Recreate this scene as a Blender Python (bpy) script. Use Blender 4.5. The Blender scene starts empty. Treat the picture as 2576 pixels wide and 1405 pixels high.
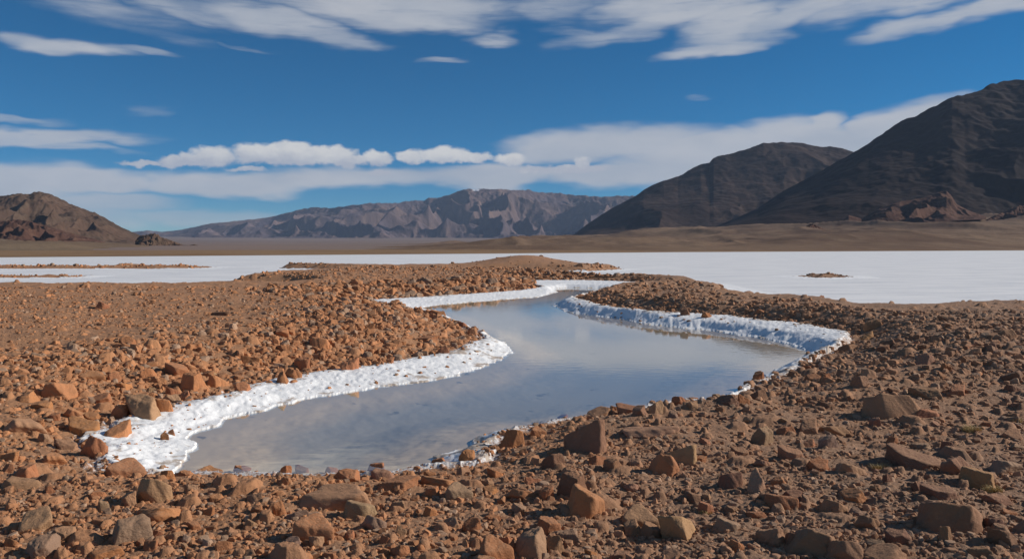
import bpy, math, random
import numpy as np
from mathutils import Vector

S = bpy.context.scene
C = S.collection
HORIZON, FPX, CX = 624.0, 2022.0, 1288.0      # photograph measured on a 2576 x 1405 grid
CAMZ = 1.75

# ------------------------------------------------------------------ camera
cd = bpy.data.cameras.new('camera'); cam = bpy.data.objects.new('camera', cd); C.objects.link(cam)
cam.location = (0, 0, CAMZ); cam.rotation_euler = (math.radians(90), 0, 0)
cd.sensor_width = 36; cd.lens = 36 * FPX / 2576; cd.shift_y = -(702.5 - HORIZON) / 2576
cd.clip_start = 0.05; cd.clip_end = 80000
S.camera = cam
S.view_settings.view_transform = 'Standard'; S.view_settings.look = 'None'
S.view_settings.exposure = 0.0; S.view_settings.gamma = 1; S.view_settings.use_curve_mapping = False
S.cycles.volume_bounces = 0; S.cycles.transparent_max_bounces = 8; S.cycles.max_bounces = 6

# ------------------------------------------------------------------ light and sky
SUN_AZ, SUN_EL = 82.0, 27.0                     # azimuth clockwise from the view direction
sd_ = bpy.data.lights.new('sun', 'SUN'); sun = bpy.data.objects.new('sun', sd_); C.objects.link(sun)
sd_.energy = 5.0; sd_.angle = math.radians(0.5); sd_.color = (1.0, 0.93, 0.84)
a, e = math.radians(SUN_AZ), math.radians(SUN_EL)
SDIR = Vector((math.cos(e) * math.sin(a), math.cos(e) * math.cos(a), math.sin(e)))
sun.rotation_euler = SDIR.to_track_quat('Z', 'Y').to_euler(); sun.location = SDIR * 50

W = bpy.data.worlds.new('World'); S.world = W; W.use_nodes = True
wt = W.node_tree; wt.nodes.clear()
def N(tree, typ, **kw):
    n = tree.nodes.new(typ)
    for k, v in kw.items(): setattr(n, k, v)
    return n
def mth(tree, op, x, y=None, z=None, clamp=False):
    n = N(tree, 'ShaderNodeMath', operation=op, use_clamp=clamp)
    for i, v in enumerate((x, y, z)):
        if v is None: continue
        if isinstance(v, (int, float)): n.inputs[i].default_value = v
        else: tree.links.new(v, n.inputs[i])
    return n.outputs[0]
def mrange(tree, v, a, b, c=0.0, d=1.0, smooth=True):
    n = N(tree, 'ShaderNodeMapRange'); n.interpolation_type = 'SMOOTHSTEP' if smooth else 'LINEAR'
    tree.links.new(v, n.inputs['Value'])
    for k, x in (('From Min', a), ('From Max', b), ('To Min', c), ('To Max', d)):
        if isinstance(x, (int, float)): n.inputs[k].default_value = x
        else: tree.links.new(x, n.inputs[k])
    return n.outputs['Result']
def noise(tree, vec, scale, detail=5, rough=0.55, dist=0.0, dims='3D'):
    n = N(tree, 'ShaderNodeTexNoise'); n.noise_dimensions = dims
    n.inputs['Scale'].default_value = scale; n.inputs['Detail'].default_value = detail
    n.inputs['Roughness'].default_value = rough; n.inputs['Distortion'].default_value = dist
    if vec is not None: tree.links.new(vec, n.inputs['Vector'])
    return n
def mixc(tree, f, a, b, blend='MIX'):
    n = N(tree, 'ShaderNodeMix', data_type='RGBA', blend_type=blend); n.clamp_factor = True
    for k, v in ((0, f), (6, a), (7, b)):
        if isinstance(v, (int, float)): n.inputs[k].default_value = v
        elif isinstance(v, tuple): n.inputs[k].default_value = (*v, 1) if len(v) == 3 else v
        else: tree.links.new(v, n.inputs[k])
    return n.outputs[2]

def build_world():
    t = wt; L = t.links
    sky = N(t, 'ShaderNodeTexSky', sky_type='NISHITA'); sky.sun_disc = False
    sky.sun_elevation = e; sky.sun_rotation = a; sky.altitude = 3800
    sky.air_density = 1.0; sky.dust_density = 0.35; sky.ozone_density = 4.0
    hs = N(t, 'ShaderNodeHueSaturation'); hs.inputs['Saturation'].default_value = 1.5; hs.inputs['Hue'].default_value = 0.493; hs.inputs['Value'].default_value = 0.88
    L.new(sky.outputs[0], hs.inputs['Color'])
    tc = N(t, 'ShaderNodeTexCoord'); sep = N(t, 'ShaderNodeSeparateXYZ'); L.new(tc.outputs['Generated'], sep.inputs[0])
    X, Y, Z = sep.outputs
    az = mth(t, 'ARCTAN2', X, Y)
    r = mth(t, 'SQRT', mth(t, 'ADD', mth(t, 'MULTIPLY', X, X), mth(t, 'MULTIPLY', Y, Y)))
    el = mth(t, 'DIVIDE', Z, mth(t, 'MAXIMUM', r, 0.02))
    cb = N(t, 'ShaderNodeCombineXYZ'); L.new(az, cb.inputs[0]); L.new(el, cb.inputs[1])
    P = cb.outputs[0]
    def vm(op, a_, b_):
        n = N(t, 'ShaderNodeVectorMath', operation=op)
        for i, v in enumerate((a_, b_)):
            if isinstance(v, tuple): n.inputs[i].default_value = v
            else: L.new(v, n.inputs[i])
        return n.outputs[0]
    def mapped(vec, rot, sc, loc=(0, 0, 0)):
        n = N(t, 'ShaderNodeMapping'); L.new(vec, n.inputs['Vector'])
        n.inputs['Rotation'].default_value = (0, 0, rot); n.inputs['Scale'].default_value = sc; n.inputs['Location'].default_value = loc
        return n.outputs[0]
    w1 = noise(t, mapped(P, 0, (1, 2.6, 1)), 4.5, 4, 0.55)
    w2 = noise(t, mapped(P, 0.12, (1, 3.5, 1), (3, 5, 0)), 14, 2, 0.6)
    Pw = vm('ADD', P, vm('MULTIPLY', vm('SUBTRACT', w1.outputs['Color'], (0.5, 0.5, 0.5)), (0.17, 0.055, 0)))
    Pw = vm('ADD', Pw, vm('MULTIPLY', vm('SUBTRACT', w2.outputs['Color'], (0.5, 0.5, 0.5)), (0.05, 0.014, 0)))
    def blob(vec, px, py, rx, ry, rot, w, power=1.0):
        u = (px - CX) / FPX; A = math.atan(u); E_ = (HORIZON - py) / FPX * math.cos(A)
        m = N(t, 'ShaderNodeMapping', vector_type='TEXTURE'); L.new(vec, m.inputs['Vector'])
        m.inputs['Location'].default_value = (A, E_, 0); m.inputs['Rotation'].default_value = (0, 0, math.radians(rot))
        m.inputs['Scale'].default_value = (rx / FPX * math.cos(A) ** 1.5, ry * (1.32 if vec is not Pw else 1.12) / FPX * math.cos(A), 1)
        ln = N(t, 'ShaderNodeVectorMath', operation='LENGTH'); L.new(m.outputs[0], ln.inputs[0])
        return mrange(t, ln.outputs['Value'], 1.35, 0.35, 0.0, w)
    def field(vec, blobs, base=None):
        acc = base
        for b in blobs:
            vv = vec
            if acc is not None:      # a chain, one shape after the other: side by side they overflow the shader stack
                n = N(t, 'ShaderNodeVectorMath', operation='MULTIPLY_ADD'); L.new(acc, n.inputs[0]); n.inputs[1].default_value = (1e-9, 1e-9, 0); L.new(vec, n.inputs[2]); vv = n.outputs[0]
            v = blob(vv, *b)
            acc = v if acc is None else mth(t, 'MAXIMUM', acc, v)
        return acc
    top = [(900, 5, 420, 50, -3, 1.0), (700, 45, 250, 34, -9, .92), (1060, 20, 260, 40, 4, 1.0), (820, 82, 190, 22, -4, .8),
           (150, 103, 200, 17, -1, .95), (340, 120, 140, 8, -7, .6), (300, 20, 330, 34, -6, .5), (400, 70, 200, 24, -10, .42), (520, 20, 200, 26, -12, .66),
           (1225, 82, 90, 17, 0, .62), (1380, 30, 130, 35, -6, .55), (1740, 5, 300, 52, 4, 1.05), (1850, 55, 200, 45, 14, 1.05),
           (1790, 112, 200, 17, 6, .95), (2040, 25, 240, 32, 12, .9), (2370, 45, 230, 24, 10, .9), (2500, 12, 200, 30, 6, .95), (2230, 8, 200, 34, 6, .9), (2300, 60, 160, 14, 12, .6), (1650, 60, 260, 22, 8, .75),
           (1480, 78, 130, 8, -2, .5), (640, 118, 110, 5, -6, .35),
           (1115, 152, 62, 9, 0, .62), (1770, 240, 42, 7, 4, .5), (392, 288, 62, 20, 8, .46)]
    left = [(90, 318, 170, 9, 0, .62), (120, 358, 330, 18, 3, .95), (170, 380, 190, 11, -1, .8)]
    low = [(-100, 470, 380, 50, 0, 1), (200, 452, 300, 30, -1, 1), (560, 463, 330, 27, 0, .95), (900, 455, 320, 26, 1, .9), (1250, 448, 260, 26, 2, .95),
           (1600, 440, 330, 30, 1, .95), (230, 510, 330, 30, 0, .8), (120, 540, 400, 42, 0, .72), (560, 550, 340, 26, 0, .62), (1500, 360, 270, 42, 4, 1.0), (1760, 385, 300, 50, 2, 1.05),
           (2030, 345, 300, 52, 0, 1.05), (2080, 305, 90, 30, 10, 1.05), (2290, 290, 190, 38, 7, 1.05), (2300, 370, 330, 80, 0, 1.05), (1370, 385, 160, 26, 8, .85),
           (2750, 330, 300, 120, 0, 1)]
    M1 = field(Pw, top + left); M2 = field(Pw, low, mth(t, 'MULTIPLY', M1, 1e-9))
    f1 = noise(t, mapped(P, 0.18, (1, 5.5, 1)), 6, 5, 0.55, 0.2)
    f2 = noise(t, mapped(P, -0.02, (1, 6, 1), (1.3, 2, 0)), 5, 4, 0.52)
    d1 = mrange(t, mth(t, 'ADD', M1, mth(t, 'MULTIPLY', mth(t, 'SUBTRACT', f1.outputs['Fac'], 0.5), 1.15)), 0.04, 1.25, 0, 0.97)
    fs = noise(t, mapped(P, 0.22, (3, 26, 1)), 5, 5, 0.62, 0.5)
    d1 = mth(t, 'MULTIPLY', d1, mrange(t, M1, 0.0, 0.3)); d1 = mth(t, 'MULTIPLY', d1, mrange(t, mth(t, 'ADD', fs.outputs['Fac'], mth(t, 'MULTIPLY', d1, 0.3)), 0.28, 0.74, 0.3, 1.0))
    d2 = mrange(t, mth(t, 'ADD', M2, mth(t, 'MULTIPLY', mth(t, 'SUBTRACT', f2.outputs['Fac'], 0.5), 0.6)), 0.18, 0.98, 0, 0.93)
    d2 = mth(t, 'MULTIPLY', d2, mrange(t, M2, 0.0, 0.3))
    # generic wisps for the part of the sky that the photograph does not show
    pl = N(t, 'ShaderNodeCombineXYZ')
    zz = mth(t, 'MAXIMUM', Z, 0.05); L.new(mth(t, 'DIVIDE', X, zz), pl.inputs[0]); L.new(mth(t, 'DIVIDE', Y, zz), pl.inputs[1])
    g = noise(t, mapped(pl.outputs[0], 0.4, (0.5, 1.2, 1)), 0.6, 7, 0.6, 0.4)
    gm = mth(t, 'MAXIMUM', mrange(t, el, 0.36, 0.55), mrange(t, mth(t, 'ABSOLUTE', az), 0.8, 1.1))
    d3 = mth(t, 'MULTIPLY', mrange(t, g.outputs['Fac'], 0.5, 0.72, 0, 0.75), mth(t, 'MULTIPLY', gm, mrange(t, el, 0.02, 0.2)))
    dens = mth(t, 'MAXIMUM', mth(t, 'MAXIMUM', d1, d2), d3)
    tone = noise(t, mapped(P, 0.05, (1, 3, 1), (7, 1, 0)), 6, 5, 0.55)
    ccol = mixc(t, mrange(t, tone.outputs['Fac'], 0.3, 0.7), (4.9, 5.3, 6.0), (6.3, 6.4, 6.75))
    col = mixc(t, dens, hs.outputs[0], ccol)
    # cumulus row, crisp tops and flat shaded bases
    cu = [(360, 413, 70, 7, 0, .8), (435, 406, 48, 13, 4, 1), (535, 394, 60, 21, 2, 1), (500, 402, 60, 13, 0, 1), (640, 388, 62, 22, 6, 1), (700, 380, 42, 18, 0, 1), (738, 376, 44, 19, 0, 1), (720, 394, 110, 17, 0, 1),
          (800, 390, 80, 17, 0, 1), (858, 386, 44, 17, 0, 1), (880, 402, 60, 14, 0, 1), (945, 398, 40, 17, -6, 1), (620, 427, 60, 6, 0, .8), (955, 436, 35, 6, 0, .9),
          (1030, 395, 40, 13, 0, 1), (1112, 390, 80, 16, 0, 1), (1190, 397, 55, 12, 0, 1), (1285, 402, 45, 13, -6, 1),
          (1465, 412, 30, 14, -8, 1), (1445, 424, 95, 9, 0, 1), (1350, 428, 70, 6, 0, .7)]
    wc = noise(t, mapped(P, 0, (1, 1.25, 1)), 42, 5, 0.6)
    Pc = vm('ADD', P, vm('MULTIPLY', vm('SUBTRACT', wc.outputs['Color'], (0.5, 0.5, 0.5)), (0.026, 0.017, 0)))
    M3 = field(Pc, cu, mth(t, 'MULTIPLY', M2, 1e-9))
    cw = noise(t, mapped(P, 0, (1, 1.5, 1), (4, 4, 0)), 75, 5, 0.65)
    M3n = mth(t, 'ADD', M3, mth(t, 'MULTIPLY', mth(t, 'SUBTRACT', cw.outputs['Fac'], 0.5), 0.75)); M3n = mth(t, 'MULTIPLY', M3n, mrange(t, M3, 0.0, 0.2))
    dc = mrange(t, M3n, 0.08, 0.8, 0, 0.93)
    cn = noise(t, mapped(P, 0, (1, 1.6, 1)), 38, 4, 0.6)
    lit = mrange(t, el, 0.0985, 0.121)
    lit = mth(t, 'ADD', lit, mth(t, 'MULTIPLY', mth(t, 'SUBTRACT', cn.outputs['Fac'], 0.5), 1.9), clamp=True)
    col = mixc(t, dc, col, mixc(t, lit, (5.3, 5.5, 6.2), (8.6, 8.4, 8.1)))
    bg = N(t, 'ShaderNodeBackground'); bg.inputs['Strength'].default_value = 0.085
    L.new(col, bg.inputs['Color'])
    out = N(t, 'ShaderNodeOutputWorld'); L.new(bg.outputs[0], out.inputs['Surface'])
build_world()
W.cycles.sampling_method = 'MANUAL'; W.cycles.sample_map_resolution = 512

# ------------------------------------------------------------------ numpy helpers
def sstep(a, b, x):
    t = np.clip((x - a) / (b - a), 0, 1); return t * t * (3 - 2 * t)
def _h(ix, iy, seed):
    n = (ix.astype(np.int64) * 374761393 + iy.astype(np.int64) * 668265263 + seed * 1274126177) & 0xffffffff
    n = ((n ^ (n >> 13)) * 1274126177) & 0xffffffff
    return (n ^ (n >> 16)) & 0xffffffff
def perlin(x, y, seed=0):
    x = np.asarray(x, np.float64); y = np.asarray(y, np.float64)
    ix = np.floor(x); iy = np.floor(y); fx = x - ix; fy = y - iy
    u = fx * fx * fx * (fx * (fx * 6 - 15) + 10); v = fy * fy * fy * (fy * (fy * 6 - 15) + 10)
    def g(a, b):
        h = _h(ix + a, iy + b, seed).astype(np.float64) / 4294967296.0 * 2 * math.pi
        return np.cos(h) * (fx - a) + np.sin(h) * (fy - b)
    n0 = g(0, 0) * (1 - u) + g(1, 0) * u; n1 = g(0, 1) * (1 - u) + g(1, 1) * u
    return (n0 * (1 - v) + n1 * v) * 1.4
def fbm(x, y, seed=0, oct=4, gain=0.5):
    s = 0; a_ = 1.0
    for i in range(oct):
        s = s + a_ * perlin(x * 2 ** i, y * 2 ** i, seed + i * 17); a_ *= gain
    return s
def ridged(x, y, seed=0, oct=4, gain=0.5):
    s = 0; a_ = 1.0; w = 1.0
    for i in range(oct):
        n = 1 - np.abs(perlin(x * 2 ** i, y * 2 ** i, seed + i * 13)) * 1.6
        n = n * n; s = s + a_ * n * w; w = np.clip(n * 1.4, 0, 1); a_ *= gain
    return s
def stones(x, y, cell, seed, fill=0.6):
    """domed half-buried clods: height field (in units of the cell) of random flattened stones"""
    x = x / cell; y = y / cell; ix = np.floor(x); iy = np.floor(y); best = np.zeros_like(x)
    for a_ in (-1, 0, 1):
        for b_ in (-1, 0, 1):
            h = _h(ix + a_, iy + b_, seed); r1 = (h & 1023) / 1023.0; r2 = ((h >> 10) & 1023) / 1023.0; r3 = ((h >> 20) & 1023) / 1023.0
            dx = x - (ix + a_ + r1); dy = y - (iy + b_ + r2); an = r3 * 6.28; c, s = np.cos(an), np.sin(an)
            p = np.abs(c * dx + s * dy) * (1.0 + r1 * .7); q = np.abs(-s * dx + c * dy) * (1.4 + r2 * .9)
            rad = 0.12 + 0.42 * ((r1 * 7.3) % 1.0) ** 2
            k = 1 - np.maximum(np.maximum(p, q), (p + q) * .78) / rad
            hh = np.clip(k * 2.2, 0, 1) * rad * (0.45 + 0.5 * ((r2 * 5.1) % 1.0)) * (((r3 * 9.7) % 1.0) < fill)
            best = np.maximum(best, hh)
    return best * cell
def unproj(px, py, z=0.0):
    d = (CAMZ - z) * FPX / (py - HORIZON); return ((px - CX) / FPX * d, d)
def poly(pts, z0=0.0):
    return np.array([unproj(p[0], p[1], p[2] if len(p) > 2 else z0) for p in pts])
def sdf(P, x, y):
    """signed distance, positive inside"""
    sh = x.shape; x = x.ravel(); y = y.ravel(); d2 = np.full(x.shape, 1e18); ins = np.zeros(x.shape, bool)
    n = len(P)
    for i in range(n):
        ax, ay = P[i]; bx, by = P[(i + 1) % n]; ex, ey = bx - ax, by - ay
        px_, py_ = x - ax, y - ay; t = np.clip((px_ * ex + py_ * ey) / (ex * ex + ey * ey + 1e-12), 0, 1)
        dx = px_ - t * ex; dy = py_ - t * ey; d2 = np.minimum(d2, dx * dx + dy * dy)
        if abs(ey) > 1e-12:
            c = ((ay > y) != (by > y)) & (x < ex * (y - ay) / ey + ax); ins ^= c
    d = np.sqrt(d2); return np.where(ins, d, -d).reshape(sh)
def mesh_from(name, V, F, mat, smooth=True, attrs=None):
    me = bpy.data.meshes.new(name); V = np.asarray(V, np.float32); F = np.asarray(F, np.int32); k = F.shape[1]
    me.vertices.add(len(V)); me.vertices.foreach_set('co', V.ravel())
    me.loops.add(F.size); me.loops.foreach_set('vertex_index', F.ravel())
    me.polygons.add(len(F)); me.polygons.foreach_set('loop_start', np.arange(0, F.size, k, dtype=np.int32))
    me.polygons.foreach_set('loop_total', np.full(len(F), k, np.int32))
    me.polygons.foreach_set('use_smooth', np.full(len(F), smooth, bool))
    me.update(calc_edges=True)
    for an, av in (attrs or {}).items():
        av = np.asarray(av, np.float32)
        if av.ndim == 1:
            at = me.attributes.new(an, 'FLOAT', 'POINT'); at.data.foreach_set('value', av)
        else:
            at = me.attributes.new(an, 'FLOAT_COLOR', 'POINT')
            at.data.foreach_set('color', np.concatenate([av, np.ones((len(av), 1), np.float32)], 1).ravel())
    me.materials.append(mat); return me
def link(name, me, label=None, cat=None, kind=None, group=None, parent=None):
    o = bpy.data.objects.new(name, me); C.objects.link(o)
    if label: o['label'] = label
    if cat: o['category'] = cat
    if kind: o['kind'] = kind
    if group: o['group'] = group
    if parent: o.parent = parent
    return o
def gridfaces(r, c):
    i = np.arange((r - 1) * (c - 1)); a_ = (i // (c - 1)) * c + i % (c - 1)
    return np.stack([a_, a_ + 1, a_ + c + 1, a_ + c], 1)
def submesh(V, F, mask, attrs):
    F = F[mask]; u, inv = np.unique(F, return_inverse=True)
    return V[u], inv.reshape(F.shape), {k: v[u] for k, v in attrs.items()}

# ------------------------------------------------------------------ materials
def mat(name):
    m = bpy.data.materials.new(name); m.use_nodes = True; t = m.node_tree; t.nodes.clear()
    out = N(t, 'ShaderNodeOutputMaterial'); p = N(t, 'ShaderNodeBsdfPrincipled'); t.links.new(p.outputs[0], out.inputs[0])
    p.inputs['Specular IOR Level'].default_value = 0.25; p.inputs['Roughness'].default_value = 0.9
    return m, t, p, out
def objco(t):
    return N(t, 'ShaderNodeTexCoord').outputs['Object']
def geopos(t):
    return N(t, 'ShaderNodeNewGeometry').outputs['Position']
def bump(t, p, h, dist, strength=1.0):
    b = N(t, 'ShaderNodeBump'); b.inputs['Distance'].default_value = dist; b.inputs['Strength'].default_value = strength
    t.links.new(h, b.inputs['Height']); t.links.new(b.outputs[0], p.inputs['Normal'])
def attr(t, n):
    return N(t, 'ShaderNodeAttribute', attribute_name=n)

def ground_mat():
    m, t, p, o = mat('desert_soil'); P = geopos(t)
    warm = attr(t, 'warm').outputs['Fac']; salt = attr(t, 'salt').outputs['Fac']; st = attr(t, 'stone').outputs['Fac']
    n1 = noise(t, P, 1.3, 6, 0.6).outputs['Fac']; n2 = noise(t, P, 26, 6, 0.7).outputs['Fac']; n3 = noise(t, P, 150, 4, 0.7).outputs['Fac']
    sand = mixc(t, warm, (0.370, 0.225, 0.140), (0.430, 0.235, 0.128))
    dark = mixc(t, warm, (0.240, 0.138, 0.084), (0.320, 0.158, 0.078))
    c = mixc(t, mrange(t, n2, 0.35, 0.68), dark, sand)
    c = mixc(t, mrange(t, n1, 0.35, 0.7, 0, 0.6), c, mixc(t, warm, (0.32, 0.190, 0.115), (0.44, 0.220, 0.108)))
    rock = mixc(t, warm, (0.32, 0.180, 0.105), (0.48, 0.225, 0.105))
    c = mixc(t, mrange(t, st, 0.0, 0.5, 0, 0.85), c, rock)
    c = mixc(t, mrange(t, n3, 0.3, 0.45, 0.35, 0), c, (0.07, 0.045, 0.03))
    sf = mrange(t, mth(t, 'ADD', salt, mth(t, 'MULTIPLY', mth(t, 'SUBTRACT', n2, 0.5), 1.1)), 0.45, 0.7)
    c = mixc(t, sf, c, (0.72, 0.71, 0.70))
    t.links.new(c, p.inputs['Base Color'])
    h = mth(t, 'ADD', mth(t, 'MULTIPLY', n2, 0.7), mth(t, 'MULTIPLY', n3, 0.35)); bump(t, p, h, 0.02, 0.9)
    return m
def salt_mat(name, base, dirt, rough=0.75, flat=False):
    m, t, p, o = mat(name); P = geopos(t)
    n1 = noise(t, P, 7, 6, 0.65).outputs['Fac']; n2 = noise(t, P, 45, 5, 0.7).outputs['Fac']
    df = attr(t, 'dirt').outputs['Fac']
    c = mixc(t, mrange(t, mth(t, 'ADD', df, mth(t, 'MULTIPLY', mth(t, 'SUBTRACT', n1, 0.5), 1.6)), 0.45, 0.75), base, dirt)
    c = mixc(t, mrange(t, n2, 0.3, 0.42, 0.18, 0), c, dirt)
    if flat:
        mp = N(t, 'ShaderNodeMapping'); t.links.new(P, mp.inputs[0]); mp.inputs['Scale'].default_value = (0.12, 0.55, 1)
        n4 = noise(t, mp.outputs[0], 1.6, 7, 0.7).outputs['Fac']
        c = mixc(t, mrange(t, n4, 0.38, 0.66, 0.0, 0.7), c, (0.57, 0.585, 0.605))
        vo = N(t, 'ShaderNodeTexVoronoi', feature='DISTANCE_TO_EDGE'); mp2 = N(t, 'ShaderNodeMapping'); t.links.new(P, mp2.inputs[0])
        mp2.inputs['Scale'].default_value = (0.22, 0.5, 1); t.links.new(mp2.outputs[0], vo.inputs['Vector'])
        crack = mrange(t, vo.outputs['Distance'], 0.0, 0.025, 0.55, 0)
        crack = mth(t, 'MULTIPLY', crack, mrange(t, n4, 0.5, 0.62))
        c = mixc(t, crack, c, (0.30, 0.30, 0.31))
    t.links.new(c, p.inputs['Base Color']); p.inputs['Roughness'].default_value = rough
    h = mth(t, 'ADD', n1, mth(t, 'MULTIPLY', n2, 0.4)); bump(t, p, h, 0.02 if not flat else 0.012, 0.6)
    return m
def bed_mat():
    m, t, p, o = mat('lake_bed_mud'); P = geopos(t)
    dp = attr(t, 'depth').outputs['Fac']; n1 = noise(t, P, 2.0, 6, 0.6).outputs['Fac']
    c = mixc(t, mrange(t, mth(t, 'ADD', dp, mth(t, 'MULTIPLY', mth(t, 'SUBTRACT', n1, 0.5), 0.10)), 0.05, 0.75), (0.68, 0.53, 0.36), (0.420, 0.375, 0.305))
    mp = N(t, 'ShaderNodeMapping'); t.links.new(P, mp.inputs[0]); mp.inputs['Scale'].default_value = (1, 0.75, 1)
    n2 = noise(t, mp.outputs[0], 3.6, 3, 0.55).outputs['Fac']
    c = mixc(t, mrange(t, n2, 0.66, 0.74, 0, 0.7), c, (0.15, 0.14, 0.125))
    t.links.new(c, p.inputs['Base Color']); return m
def water_mat():
    m, t, p, o = mat('brine_water'); t.nodes.remove(p); P = geopos(t)
    mp = N(t, 'ShaderNodeMapping'); t.links.new(P, mp.inputs[0]); mp.inputs['Scale'].default_value = (1.0, 2.2, 1)
    n = noise(t, mp.outputs[0], 3.6, 2, 0.5).outputs['Fac']
    b = N(t, 'ShaderNodeBump'); b.inputs['Distance'].default_value = 0.0008; b.inputs['Strength'].default_value = 1.0; t.links.new(n, b.inputs['Height'])
    g = N(t, 'ShaderNodeBsdfGlossy'); g.inputs['Roughness'].default_value = 0.03; g.inputs['Color'].default_value = (0.93, 0.95, 0.97, 1); t.links.new(b.outputs[0], g.inputs['Normal'])
    tr = N(t, 'ShaderNodeBsdfTransparent'); tr.inputs['Color'].default_value = (0.94, 0.93, 0.90, 1)
    ge = N(t, 'ShaderNodeNewGeometry'); dt = N(t, 'ShaderNodeVectorMath', operation='DOT_PRODUCT'); t.links.new(ge.outputs['Incoming'], dt.inputs[0]); t.links.new(ge.outputs['Normal'], dt.inputs[1])
    cs = mth(t, 'ABSOLUTE', dt.outputs['Value']); fr = mth(t, 'ADD', 0.02, mth(t, 'MULTIPLY', 0.98, mth(t, 'POWER', mth(t, 'SUBTRACT', 1.0, cs), 3.8)), clamp=True)
    mx = N(t, 'ShaderNodeMixShader'); t.links.new(fr, mx.inputs[0]); t.links.new(tr.outputs[0], mx.inputs[1]); t.links.new(g.outputs[0], mx.inputs[2])
    t.links.new(mx.outputs[0], o.inputs[0]); return m
def mountain_mat(name, c1, c2, c3, sc, fleck=0.5, bumpd=8.0, snow=None):
    m, t, p, o = mat(name); P = objco(t)
    n1 = noise(t, P, sc, 6, 0.62).outputs['Fac']; n2 = noise(t, P, sc * 14, 6, 0.72).outputs['Fac']
    mp = N(t, 'ShaderNodeMapping'); t.links.new(P, mp.inputs[0]); mp.inputs['Scale'].default_value = (1, 0.22, 0.22)
    n3 = noise(t, mp.outputs[0], sc * 9, 5, 0.65, 0.6).outputs['Fac']
    c = mixc(t, mrange(t, n1, 0.38, 0.62), c1, c2)
    c = mixc(t, mrange(t, n3, 0.45, 0.68, 0, 0.7), c, c3)
    c = mixc(t, mrange(t, n2, 0.35, 0.6, fleck, 0), c, tuple(v * 0.55 for v in c1))
    if snow:
        s = attr(t, 'snow').outputs['Fac']; c = mixc(t, mrange(t, mth(t, 'ADD', s, mth(t, 'MULTIPLY', mth(t, 'SUBTRACT', n2, 0.5), 1.2)), 0.55, 0.7), c, snow)
    t.links.new(c, p.inputs['Base Color'])
    bump(t, p, n2, bumpd, 0.8); p.inputs['Specular IOR Level'].default_value = 0.05
    return m
def rock_mat(name, source):
    m, t, p, o = mat(name)
    if source == 'object':
        base = N(t, 'ShaderNodeObjectInfo').outputs['Color']; P = objco(t); k = 1.0
    else:
        base = attr(t, 'tint').outputs['Color']; P = geopos(t); k = 9.0
    n1 = noise(t, P, 1.6 * k, 5, 0.6).outputs['Fac']; n2 = noise(t, P, 9 * k, 5, 0.7).outputs['Fac']; n3 = noise(t, P, 40 * k, 3, 0.7).outputs['Fac']
    c = mixc(t, mrange(t, n1, 0.35, 0.68, 0, 0.55), base, mixc(t, 0.5, base, (0.20, 0.11, 0.065)))
    c = mixc(t, mrange(t, n2, 0.52, 0.75, 0, 0.4), c, mixc(t, 0.5, base, (0.52, 0.34, 0.21)))
    c = mixc(t, mrange(t, n3, 0.3, 0.42, 0.4, 0), c, (0.06, 0.04, 0.03))
    if source == 'object':      # dust lying on faces that look up
        nz = N(t, 'ShaderNodeSeparateXYZ'); t.links.new(N(t, 'ShaderNodeNewGeometry').outputs['Normal'], nz.inputs[0])
        c = mixc(t, mth(t, 'MULTIPLY', mrange(t, nz.outputs[2], 0.55, 0.95, 0, 0.55), mrange(t, n2, 0.4, 0.6)), c, (0.40, 0.225, 0.125))
    t.links.new(c, p.inputs['Base Color'])
    h = mth(t, 'ADD', mth(t, 'MULTIPLY', n1, 1.0), mth(t, 'ADD', mth(t, 'MULTIPLY', n2, 0.35), mth(t, 'MULTIPLY', n3, 0.12)))
    bump(t, p, h, 0.02 if source == 'object' else 0.006, 0.8)
    return m

M_ground = ground_mat()
M_salt = salt_mat('salt_crust', (0.84, 0.835, 0.82), (0.46, 0.38, 0.31), 0.7)
M_flat = salt_mat('salt_pan', (0.80, 0.79, 0.775), (0.60, 0.58, 0.56), 0.8, True)
M_bed = bed_mat(); M_water = water_mat()
M_rock = rock_mat('weathered_rock', 'object'); M_rub = rock_mat('rubble_rock', 'attr')

# ------------------------------------------------------------------ the basin: outlines measured on the photograph, laid on the ground
OUT = poly([(-1300, 720, .3), (-400, 718, .3), (0, 717, .3), (400, 716.5, .3), (560, 715, .3), (700, 714, .3), (786, 711.5, .2), (700, 709, .1), (556, 711, .05), (582, 701, .2), (669, 692, .2), (797, 682, .2), (862, 676.5, .1),
            (772, 676, .05), (694, 674.5, .05), (744, 666, .25), (1007, 669, .3), (1211, 665, .3), (1300, 664, .3), (1420, 667, .25), (1500, 671, .2), (1578, 677, .02), (1480, 682, .05), (1300, 682.5, .02), (1143, 683.5, .02), (1300, 688, .05), (1420, 689, .12),
            (1494, 691, .3), (1636, 694, .3), (1766, 701, .3), (1800, 710, .3), (1853, 719, .3), (1878, 736, .3), (1938, 742, .3), (2068, 746, .33), (2185, 762, .33), (2263, 768, .35), (2420, 767, .36), (2576, 767, .36), (3300, 765, .36), (4600, 765, .36), (4600, 2800, .2), (-2600, 2800, .2), (-2600, 900, .3)])
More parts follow.
